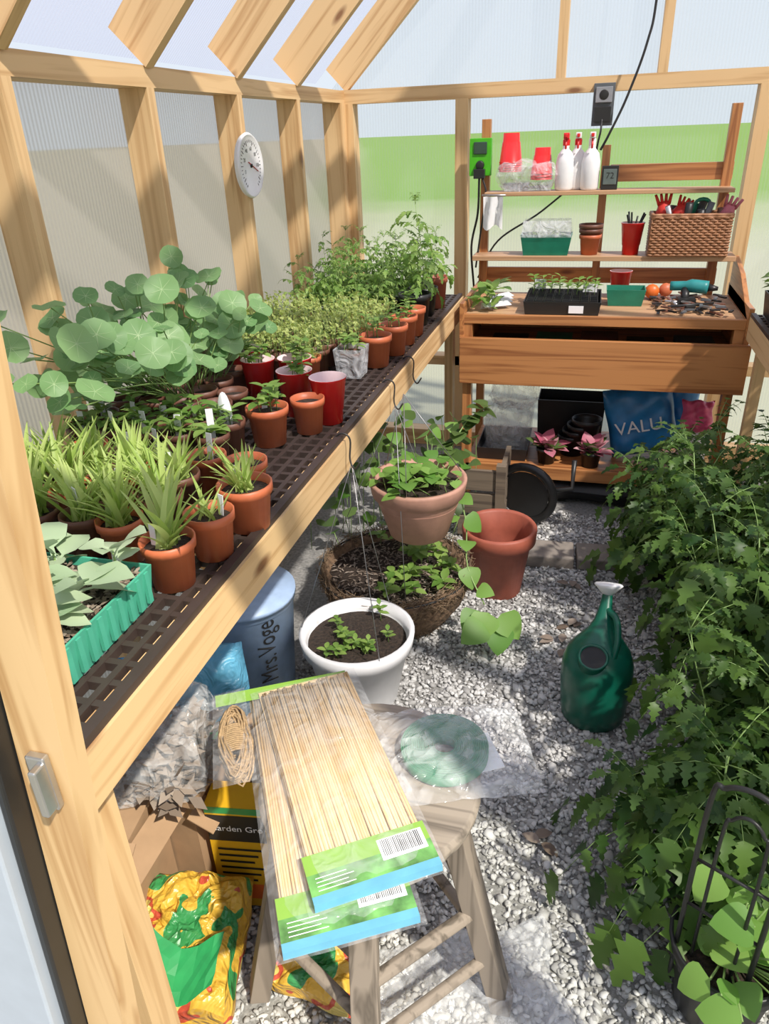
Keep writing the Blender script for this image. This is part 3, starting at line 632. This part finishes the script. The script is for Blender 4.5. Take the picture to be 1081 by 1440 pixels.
for i in range(8):
    for j in range(5): a=i*6+j; F.append((a,a+1,a+7,a+6))
b.add(V,F,WHITE,True); tube(b,[(-.51,3.6,1.335),(-.40,3.57,1.335)],.004,METAL,6); b.done('white_cloth')
LZ=.191
b=B(); R=roty(radians(-14))@rotx(radians(78)); pillow(b,(.28,3.42,LZ+.185),(.30,.32,.15),R,BLUEB,n=20,wr=.04,seed=5)
Rr=roty(radians(-14)); text(b,'VALU',.085,A(.27,3.322,LZ+.18),Rr@A(1,0,0),Rr@A(0,-.0,1),TAG); b.done('blue_soil_bag')
b=B(); pillow(b,(.40,3.58,LZ+.24),(.28,.34,.14),rotx(radians(78)),BLUEB,wr=.08,seed=6); b.done('blue_soil_bag')
b=B(); lathe(b,[(0,0),(.06,0),(.07,.12),(.05,.17),(.025,.20),(0,.20)],(.51,3.36,LZ),WHITE,18); pillow(b,(.51,3.34,LZ+.24),(.13,.14,.10),rotx(1.1),PINKP,wr=.15,seed=8); b.done('pink_fertiliser_bag')
for x,y in ((-.13,3.27),(.07,3.26)):
    b=B(); pot(b,x,y,LZ,.05,.075,BLACK)
    for k in range(34): put(b,T_OV,(x+U(-.02,.02),y+U(-.02,.02),LZ+.07),rd(5,75),UP,U(.06,.10),L_PINK if k%3 else L_DARK,1.2)
    b.done('potted_polka_dot_plant')
b=B(); lathe(b,[(0,0),(.10,0),(.12,.22),(.125,.22),(.11,.02),(0,.02)],(-.33,3.42,LZ),FILM2,20); tray(b,-.46,-.22,3.25,3.55,LZ,.06,BLACK,False); pillow(b,(-.3,3.4,LZ+.3),(.22,.2,.14),np.eye(3),CLEAR,wr=.15,seed=9); b.done('clear_storage_tub')
b=B(); 
for k in range(4): pot(b,-.02+.02*k,3.40-.01*k,LZ+.03*k,.07,.1,BLACK,soil=False)
tray(b,-.20,.12,3.52,3.70,LZ,.22,BLACK,False); b.done('black_nursery_pots')
b=B(); Rw=rotz(radians(75))@roty(radians(90))
tube(b,[A(-.20,2.99,.150)+Rw@A(.128*cos(a),.128*sin(a),0) for a in np.linspace(0,2*pi,32,endpoint=False)],.020,BLACK,8,closed=True)
lathe(b,[(.11,-.01),(.10,.01),(.04,.02),(.035,.03),(0,.03)],(-.20,2.99,.150),BLACK,24,Rw); lathe(b,[(.11,-.01),(0,-.01)],(-.20,2.99,.150),BLACK,24,Rw); tube(b,[(-.2,2.99,.15),(.0,3.08,.15),(.0,3.10,.28)],.012,BLACK,6); b.done('cart_wheel')
b=B(); pillow(b,(.10,3.40,.075),(.7,.4,.14),np.eye(3),BLACK,wr=.08,seed=12); b.done('dark_soil_bag')
b=B(); box(b,-.16,.03,2.62,2.76,.0,.055,PAVER,rotz(.05)); box(b,.04,.24,2.64,2.78,.0,.05,PAVER,rotz(.08)); b.done('paver_edging',.006)
b=B(); tray(b,.64,.80,2.92,3.12,Z+.006,.09,BLACK)
for k in range(14): simple_seedling(b,(U(.65,.78),U(2.94,3.10),Z+.07),U(.05,.12),7,.06,L_SEED)
b.done('seedling_tray')
b=B(); tray(b,.64,.80,2.65,2.88,Z+.006,.09,BLACK)
for k in range(16): simple_seedling(b,(U(.65,.78),U(2.67,2.86),Z+.07),U(.05,.1),7,.06,L_SEED)
b.done('seedling_tray')

# ---------------------------------------------------------------- floor objects
b=B(); hx,hy=-.495,2.15
pr=[(0,.375),(.085,.375),(.10,.385),(.14,.52),(.146,.53),(.155,.535),(.162,.575),(.162,.585),(.15,.585),(.14,.54),(0,.53)]
lathe(b,pr,(hx,hy,0),CLAYP,36); 
for z in (.44,.47,.5): tube(b,[(hx+(.083+(z-.375)*.38)*cos(a)*1.02+0,hy+(.083+(z-.375)*.38)*sin(a)*1.02,z) for a in np.linspace(0,2*pi,36,endpoint=False)],.002,CLAYP,4,closed=True)
lathe(b,[(.14,.565),(0,.57)],(hx,hy,0),SOIL,20)
for k in range(60):
    a=U(0,2*pi); r=U(.02,.13); p=A(hx+r*cos(a),hy+r*sin(a),.565); e=p+A(U(-.04,.04),U(-.05,.04),U(.02,.06)); tube(b,[p,e],.0015,STEM,3); put(b,T_HEART,e,rd(-20,40),UP,U(.035,.06),L_HEART)
for k in range(3):
    a=2.1*k+.5; tube(b,[(hx+.155*cos(a),hy+.155*sin(a),.58),(-.545,2.18,.86)],.0015,SWIRE,4)
b.done('hanging_flower_basket')
def hook(y):
    b=B(); pts=spline([(-.59,y,.925),(-.565,y,.94),(-.545,y,.925),(-.545,y-.01,.875),(-.53,y-.02,.855),(-.515,y-.02,.875)],5); tube(b,pts,.0025,WIRE,5); return b
for y in (1.62,2.07,2.33): hook(y).done('s_hook')
b=B(); wx,wy=-.60,1.735
lathe(b,[(0,.003),(.115,0),(.12,.01),(.158,.20),(.172,.205),(.178,.25),(.165,.255),(.155,.22),(.15,.20),(0,.20)],(wx,wy,0),WHITE,40)
lathe(b,[(.153,.212),(.1,.215),(0,.218)],(wx,wy,0),SOIL,28,noise=.01)
for k in range(14): 
    a=U(0,6.28);r=U(.03,.13); simple_seedling(b,(wx+r*cos(a),wy+r*sin(a),.21),U(.02,.06),7,.030,L_SEED)
for k in range(3):
    a=2.1*k+1.2; tube(b,[(wx+.172*cos(a),wy+.172*sin(a),.25),(-.545,1.62,.86)],.0013,SWIRE,4)
b.done('white_planter')
b=B(); cx,cy=-.59,2.17
lathe(b,[(.13,.0),(.19,.03),(.235,.10),(.262,.19),(.27,.215),(.25,.22),(.235,.19),(0,.18)],(cx,cy,0),COIR,56,noise=.05)
lathe(b,[(.236,.193),(.12,.197),(0,.197)],(cx,cy,0),SOIL,30,noise=.01)
for k in range(3600):
    a=U(0,6.28); z=U(.01,.235) if k%3 else U(.19,.24); r=.15+min(z,.2)*.56+U(-.015,.012); p=A(cx+r*cos(a),cy+r*sin(a),z); tube(b,[p,p+A(-sin(a),cos(a),0)*U(-.05,.05)+A(cos(a),sin(a),0)*U(-.005,.018)+A(0,0,U(-.03,.03))],.0010,COIRF,3)
for k in range(900):
    a=U(0,6.28); r=.225*U(0,1)**.5; put(b,T_FINE,(cx+r*cos(a),cy+r*sin(a),.197+U(0,.008)),rd(-10,30),UP,U(.012,.03),MULCH)
for k in range(18):
    a=U(-1.5,2.2); r=U(.05,.22); simple_seedling(b,(cx+r*cos(a),cy+r*sin(a),.2),U(.04,.10),8,.048,L_SEED)
tube(b,[(cx+.268*cos(a),cy+.268*sin(a),.218) for a in np.linspace(0,6.28,40,endpoint=False)],.004,WIRE,5,closed=True)
for k in range(3): a=2.1*k+.9; tube(b,[(cx+.26*cos(a),cy+.26*sin(a),.21),(-.545,2.07,.86)],.0013,SWIRE,4)
b.done('coir_basket_planter')
b=B(); lathe(b,[(0,.003),(.085,0),(.09,.005),(.120,.22),(.137,.225),(.140,.275),(.132,.285),(.122,.275),(.11,.20),(.08,.015),(0,.015)],(-.250,2.43,0),TERRA2,40)
lathe(b,[(.10,.10),(0,.10)],(-.250,2.43,0),SOIL,20); b.done('terracotta_planter')
b=B()
vp=spline([(-.45,2.28,.60),(-.38,2.25,.50),(-.34,2.20,.40),(-.32,2.12,.28),(-.25,2.05,.18)],5); tube(b,vp,.003,STEM,4)
for p in vp[3::3]: put(b,T_HEART,p,rd(-50,10),UP+A(.2,-.6,0),U(.05,.08),L_HEART)
for k in range(5): put(b,T_HEART,(-.22+U(-.05,.03),2.00+U(-.05,.05),.12+U(0,.07)),rd(-60,-10,U(-2.5,-.5)),A(.1,-.6,.5),.10,L_HEART)
vp=spline([(-.50,2.45,.15),(-.50,2.6,.40),(-.44,2.75,.55),(-.36,2.85,.60)],5); tube(b,vp,.003,STEM,4)
for p in vp[2:]:
    for k in range(2): put(b,T_HEART,p,rd(-30,30),UP,U(.05,.08),L_DARK)
for k in range(130):
    p=A(U(-1.05,-.42),U(2.5,3.05),U(.10,.60)); put(b,T_HEART,p,rd(-40,30),UP+A(.3,-.4,0),U(.04,.08),L_HEART if k%3==0 else L_DARK)
    if k%3==0: tube(b,[p,A(p[0]+U(-.05,.05),p[1]+.02,0)],.002,STEM,3)
b.done('trailing_vine')
b=B()
for k in range(3): box(b,-.47,-.30,2.80,2.82,.02+.11*k,.11+.11*k,Dk); box(b,-.30,-.28,2.80,3.1,.02+.11*k,.11+.11*k,Dk)
box(b,-.31,-.27,2.79,2.83,0,.36,Dk); b.done('wooden_crate')
b=B(); ux,uy=-.945,1.70
lathe(b,[(0,.003),(.125,0),(.148,.34),(.155,.345),(.155,.36),(.158,.36),(.158,.375),(0,.38)],(ux,uy,0),PALEB,36)
def bend(x,y):
    z=.23+x*.72; a=radians(-42)-y/.145; r=.1275+.06*(z)+.003; return (ux+r*cos(a),uy+r*sin(a),z)
text(b,'Mrs.Vogel',.085,None,None,None,INK_SHADE,bend=bend); b.done('labelled_bucket')
b=B(); tray(b,-.90,-.58,1.22,1.50,.012,.05,BLACK); 
b.done('black_plant_tray')
b=B(); R=rotz(radians(25))@rotx(radians(78)); pillow(b,(-.98,1.36,.19),(.34,.36,.16),R,BLUEMIX,n=20,wr=.04,seed=21); text(b,'Mix',.11,A(-.93,1.262,.24),rotz(radians(25))@A(1,0,0),A(0,.15,1),INK_SHADE); b.done('potting_mix_bag')
b=B(); box(b,-1.02,-.80,.74,.95,.012,.36,CARD,rotz(.12)); box(b,-1.0,-.76,.72,.80,.36,.363,CARD,rotz(.1)@rotx(.5)); box(b,-.80,-.74,.76,.96,.33,.333,CARD,roty(.6)); b.done('cardboard_box')
b=B(); box(b,-.74,-.60,1.12,1.25,.012,.32,CARD,rotz(-.1)); b.done('cardboard_box')
b=B(); box(b,-.86,-.725,.965,1.045,.012,.34,CARD,rotz(-.15)); box(b,-.735,-.67,.93,1.0,.30,.303,CARD,roty(.5)); b.done('cardboard_box')
b=B(); R_=rotz(.15); ctr=A(-.645,1.00,0)
box(b,ctr[0]-.065,ctr[0]+.065,ctr[1]-.035,ctr[1]+.035,.012,.335,YEL,R_)
def face(u0,u1,z0,z1,m,o=-.0357): b.add(A((u0,o,z0),(u1,o,z0),(u1,o,z1),(u0,o,z1))@R_.T+ctr,[(0,1,2,3)],m)
face(-.065,.065,.23,.31,INK_SHADE); face(-.065,.065,.315,.334,GBAG); face(-.03,.05,.04,.09,ORANGE,-.0362)
text(b,'Garden Gro',.024,ctr+R_@A(0,-.0365,.27),R_@A(1,0,0),A(0,0,1),TAG)
for k in range(6): face(-.05,.05-.01*(k%3),.20-.02*k,.207-.02*k,INK_SHADE,-.0359)
b.done('plant_food_box')
b=B(); box(b,-.80,-.68,1.06,1.11,.012,.42,GBAG,rotz(.15)); box(b,-.80,-.68,1.05,1.06,.05,.40,CARD,rotz(.15)); b.done('green_box')
b=B(); pillow(b,(-.70,.80,.09),(.24,.28,.14),rotz(.2)@rotx(.25),YBAG,n=26,wr=.07,seed=31,crease=.20)
pillow(b,(-.43,.88,.06),(.22,.20,.10),rotz(-.1)@rotx(.3),YBAG,n=22,wr=.08,seed=32,crease=.20)
V=[];F=[]
for i in range(15):
    for j in range(5):
        t=i/14; V.append((-.80+.22*t,.70-.04*sin(pi*t)+.018*j,.18+.03*sin(7*t)-.03*t+.022*j*(1-.3*t)+U(-.005,.005)))
for i in range(14):
    for j in range(4): a=i*5+j; F.append((a,a+5,a+6,a+1))
b.add(V,F,GBAG); b.done('yellow_soil_bag')
b=B(); pillow(b,(-.80,.98,.48),(.24,.22,.19),rotz(.3),FILM2,wr=.12,seed=41,n=18,crease=.1)
for k in range(1100):
    p=A(-.80,.98,.45)+A(U(-.10,.10),U(-.09,.09),U(-.06,.06)); put(b,T_FINE,p,rd(-40,60),UP,U(.02,.05),MULCH,1.8)
box(b,-.90,-.70,.92,1.05,.365,.38,CARD); b.done('bag_of_mulch')
b=B()
tube(b,spline([(-.79,.78,.42),(-.74,.70,.36),(-.69,.69,.28)],5),.006,GBAG,5); b.done('green_strap')

# watering can
b=B(); kx,ky=.118,1.80
def ring(cx,cy,z,rx,ry,n=28): return [(cx+rx*cos(2*pi*k/n),cy+ry*sin(2*pi*k/n),z) for k in range(n)]
secs=[(0,0,0.005,.001,.001),(0,0,.002,.080,.080),(0,0,.012,.092,.094),(0,0,.06,.098,.104),(0,0,.14,.103,.104),(0,.0,.20,.102,.100),(.0,.006,.235,.090,.088),(.002,.018,.262,.066,.066),(.004,.040,.285,.040,.042),(.006,.060,.310,.026,.027),(.009,.085,.342,.018,.018),(.011,.108,.373,.014,.014)]
V=[];F=[];n=28
for s in secs: V+=ring(kx+s[0],ky+s[1],s[2],s[3],s[4])
for i in range(len(secs)-1):
    for k in range(n): F.append((i*n+k,i*n+(k+1)%n,(i+1)*n+(k+1)%n,(i+1)*n+k))
b.add(V,F,CANG,True)
Rr=rotx(radians(-25)); lathe(b,[(.0,0),(.014,0),(.034,.022),(.042,.030),(.038,.034),(0,.038)],(kx+.012,ky+.108,.365),WHITE,24,Rr)
Rf=rotx(radians(24)); fc=A(kx-.018,ky-.050,.235)
lathe(b,[(.046,-.03),(.040,.020),(.043,.030),(.037,.032),(.034,.024),(.032,.004)],fc,CANG,24,Rf); lathe(b,[(.036,.027),(0,.0265)],fc,INK_SHADE,20,Rf)  # flat black disc paints the shade inside the filler opening
tube(b,spline([(kx+.035,ky-.045,.235),(kx+.045,ky-.02,.295),(kx+.038,ky+.03,.335),(kx+.014,ky+.075,.335)],6),.010,CANG,8)
b.done('watering_can')

# stool
b=B(); sx,sy=-.305,.90; ST=.575
lathe(b,[(0,ST-.035),(.185,ST-.035),(.197,ST-.028),(.2,ST-.01),(.193,ST),(.0,ST)],(sx,sy,0),Gx,40)
lathe(b,[(.15,ST-.09),(.165,ST-.09),(.165,ST-.035),(.15,ST-.035)],(sx,sy,0),Gz,32)
feet=[]
for ang in (205,280,357,95):
    a=radians(ang); t=A(sx+.145*cos(a),sy+.145*sin(a),ST-.03); f=A(sx+.26*cos(a),sy+.26*sin(a),.01); feet.append((t,f)); board(b,t,f,.048,.040,(cos(a),sin(a),0),Gz)
for i,h in ((0,.36),(1,.30),(2,.36),(3,.30)):
    t0,f0=feet[i]; t1,f1=feet[(i+1)%4]; s=1-(h/ST); tube(b,[t0+(f0-t0)*s,t1+(f1-t1)*s],.014,Gz,8)
    s=1-(h-.14)/ST; tube(b,[t0+(f0-t0)*s,t1+(f1-t1)*s],.012,Gz,8)
b.done('wooden_stool',.002)
def pack(name,o,Wd,Ld,L,wid,z,twine=False,seed=1):
    random.seed(seed); b=B(); Wd=nrm(A(*Wd,0)); Ld=nrm(A(*Ld,0)); o=A(o[0],o[1],z)
    def pt(u,v,w_): return o+Wd*u+Ld*v+UP*w_
    def quad(u0,u1,v0,v1,w_,m): b.add([pt(u0,v0,w_),pt(u1,v0,w_),pt(u1,v1,w_),pt(u0,v1,w_)],[(0,1,2,3)],m)
    hw=wid/2
    V=[pt(-hw+.006,0,0),pt(hw-.006,0,0),pt(hw-.006,L,0),pt(-hw+.006,L,0),pt(-hw+.006,0,.002),pt(hw-.006,0,.002),pt(hw-.006,L,.002),pt(-hw+.006,L,.002)]; b.add(V,BOXF,BAMB)
    n=40
    for k in range(n):
        for ly in range(2):
            u=-hw+.010+(wid-.018)*(k+.5*ly)/n; d=U(-.002,.002); tube(b,[pt(u+d,.035+U(0,.01),.006+.005*ly),pt(u-d,L-.012-U(0,.015),.006+.005*ly)],.0027,BAMB,5)
    quad(-hw,hw,0,.014,.0158,LBLUE); quad(-hw,hw,.014,.050,.0158,LTEALG); quad(-hw,hw,.050,.085,.0158,LGREEN)
    b.add([pt(-hw,0,.0158),pt(hw,0,.0158),pt(hw,-.002,.003),pt(-hw,-.002,.003)],[(0,1,2,3)],LBLUE)
    quad(hw-.082,hw-.008,.036,.074,.0162,TAG)
    for k in range(22):
        u=hw-.077+.0029*k; quad(u,u+.0018*U(.4,1),.042,.072,.0165,INK_SHADE)
    for k in range(4): quad(-hw+.012,-hw+.07-.01*(k%2),.020+.007*k,.0215+.007*k,.0163,TAG)
    NX=10;NY=22; V=[];F=[]
    for i in range(NX+1):
        for j in range(NY+1):
            u=(-1+2*i/NX); e=(1-abs(u)**6)*(1-abs(2*j/NY-1)**14); V.append(pt(u*(hw+.010),-.006+(L+.012)*j/NY,.001+.0175*e+U(0,.002)))
    for i in range(NX):
        for j in range(NY): a=i*(NY+1)+j; F.append((a,a+NY+1,a+NY+2,a+1))
    b.add(V,F,FILM,True)
    if twine:
        quad(-hw-.06,hw+.01,L-.035,L,.0180,LGREEN)
        for k in range(60):
            c=pt(-hw-.030+U(-.008,.008),L-.15+U(-.015,.015),.006+.0005*k); ph=U(0,6)
            tube(b,[c+Wd*(.020+.004*sin(3*a+ph))*cos(a)+Ld*(.075+.008*sin(2*a+ph))*sin(a)+UP*.004*sin(4*a+ph) for a in np.linspace(0,6.28,16,endpoint=False)],.0024,TWINE,4,closed=True)
        for k in range(14): c=pt(-hw-.030,L-.18+.005*k,.020); tube(b,[c+Wd*.028*cos(a)+UP*.018*sin(a) for a in np.linspace(0,6.28,12,endpoint=False)],.0026,TWINE,4,closed=True)
        b.add([pt(-hw-.075,L-.27,.045),pt(-hw,L-.27,.045),pt(-hw,L,.026),pt(-hw-.065,L,.02)],[(0,1,2,3)],FILM)
    b.done(name)
pack('bamboo_stick_pack',(-.245,.605),(.868,.497),(-.497,.868),.565,.20,ST+.002,True,3)
pack('bamboo_stick_pack',(-.223,.675),(.832,.555),(-.555,.832),.50,.20,ST+.022,False,4)
b=B(); tx,ty,tz=-.185,.985,ST+.002
for k in range(18): 
    r=.020+.0034*k; lathe(b,[(r,.002),(r,.022+U(-.0012,.0012)),(r+.0029,.022),(r+.0029,.002)],(tx,ty,tz),TAPEG,40)
box(b,tx+.03,tx+.095,ty-.03,ty+.06,tz,tz+.0015,TAG,rotz(.5))
NX=16; V=[];F=[]; random.seed(5)
for i in range(NX+1):
    for j in range(NX+1):
        u=-1+2*i/NX; v=-1+2*j/NX; e=max(0,1-(max(abs(u),abs(v)))**5); p=rotz(.35)@A(u*.145,v*.115,0); V.append((tx+.012+p[0],ty+p[1]+.005,tz+.001+.027*e+U(0,.008)))
for i in range(NX):
    for j in range(NX): a=i*(NX+1)+j; F.append((a,a+NX+1,a+NX+2,a+1))
b.add(V,F,FILM2,False); b.done('garden_tape_roll')
random.seed(77)
b=B(); pillow(b,(-.12,.85,.035),(.42,.30,.06),rotz(.4),FILM2,n=20,wr=.2,seed=51,crease=.1); b.done('clear_plastic_bag')
b=B()
for x,y in ((.0,2.12),(.05,2.2),(.02,2.05),(.0,1.3),(.02,2.5),(.28,1.5)):
    for k in range(3): put(b,T_OV,(x+U(-.02,.02),y+U(-.02,.02),.018),rd(-5,20),UP,.05,MULCH)
b.done('dry_leaves')

# ---------------------------------------------------------------- tomatoes on right
b=B()
P=[(.45,2.95,.40,.22),(.38,2.62,.50,.25),(.66,2.75,.5,.25),(.42,2.28,.62,.25),(.72,2.30,.62,.25),(.50,1.98,.52,.24),(.76,2.0,.68,.25),(.50,1.70,.62,.24),(.78,1.65,.65,.25),(.44,1.42,.48,.26),(.72,1.35,.60,.25),(.36,1.20,.38,.28)]
for x,y,h,L in P:
    pot(b,x,y,.012,.09,.15,BLACK,n=18); tomato(b,(x,y,.14),h-.08,32,L*1.08,L_TOM,(U(-.06,.03),U(-.06,.06)),.006,ls=.25,pairs=4)
    for q in ((-.12,.06),(.05,-.10)): tomato(b,(x+.03*np.sign(q[0]),y,.14),h-U(.02,.25),14,L,L_TOM,(q[0],q[1]),.004,ls=.25,pairs=4)
b.done('tomato_plants')
b=B(); gx,gy=.37,1.00
pot(b,gx,gy,.012,.11,.18,BLACK,n=24)
for k in range(34):
    e=A(gx+U(-.06,.16),gy+U(-.18,.08),U(.20,.34)); tube(b,[(gx,gy,.16),e],.0022,STEM,4); put(b,T_HEART,e,rd(-30,30),UP+A(-.2,-.4,0),U(.045,.075),L_HEART)
b.done('potted_vine')
b=B()
def hoop(x0,x1,y0,y1,z0,z1):
    return spline([(x0,y0,z0),(x0,y0,z1-.08),(x0+(x1-x0)*.15,y0+(y1-y0)*.15,z1-.02),((x0+x1)/2,(y0+y1)/2,z1),(x0+(x1-x0)*.85,y0+(y1-y0)*.85,z1-.02),(x1,y1,z1-.08),(x1,y1,z0)],6)
tube(b,hoop(.275,.39,.99,.93,.05,.63),.005,BLACK,8); tube(b,hoop(.302,.365,.977,.942,.05,.57),.0035,BLACK,6)
for z in (.3,.42): tube(b,[(.275,.99,z),(.39,.93,z)],.0035,BLACK,6)
b.done('wire_trellis')
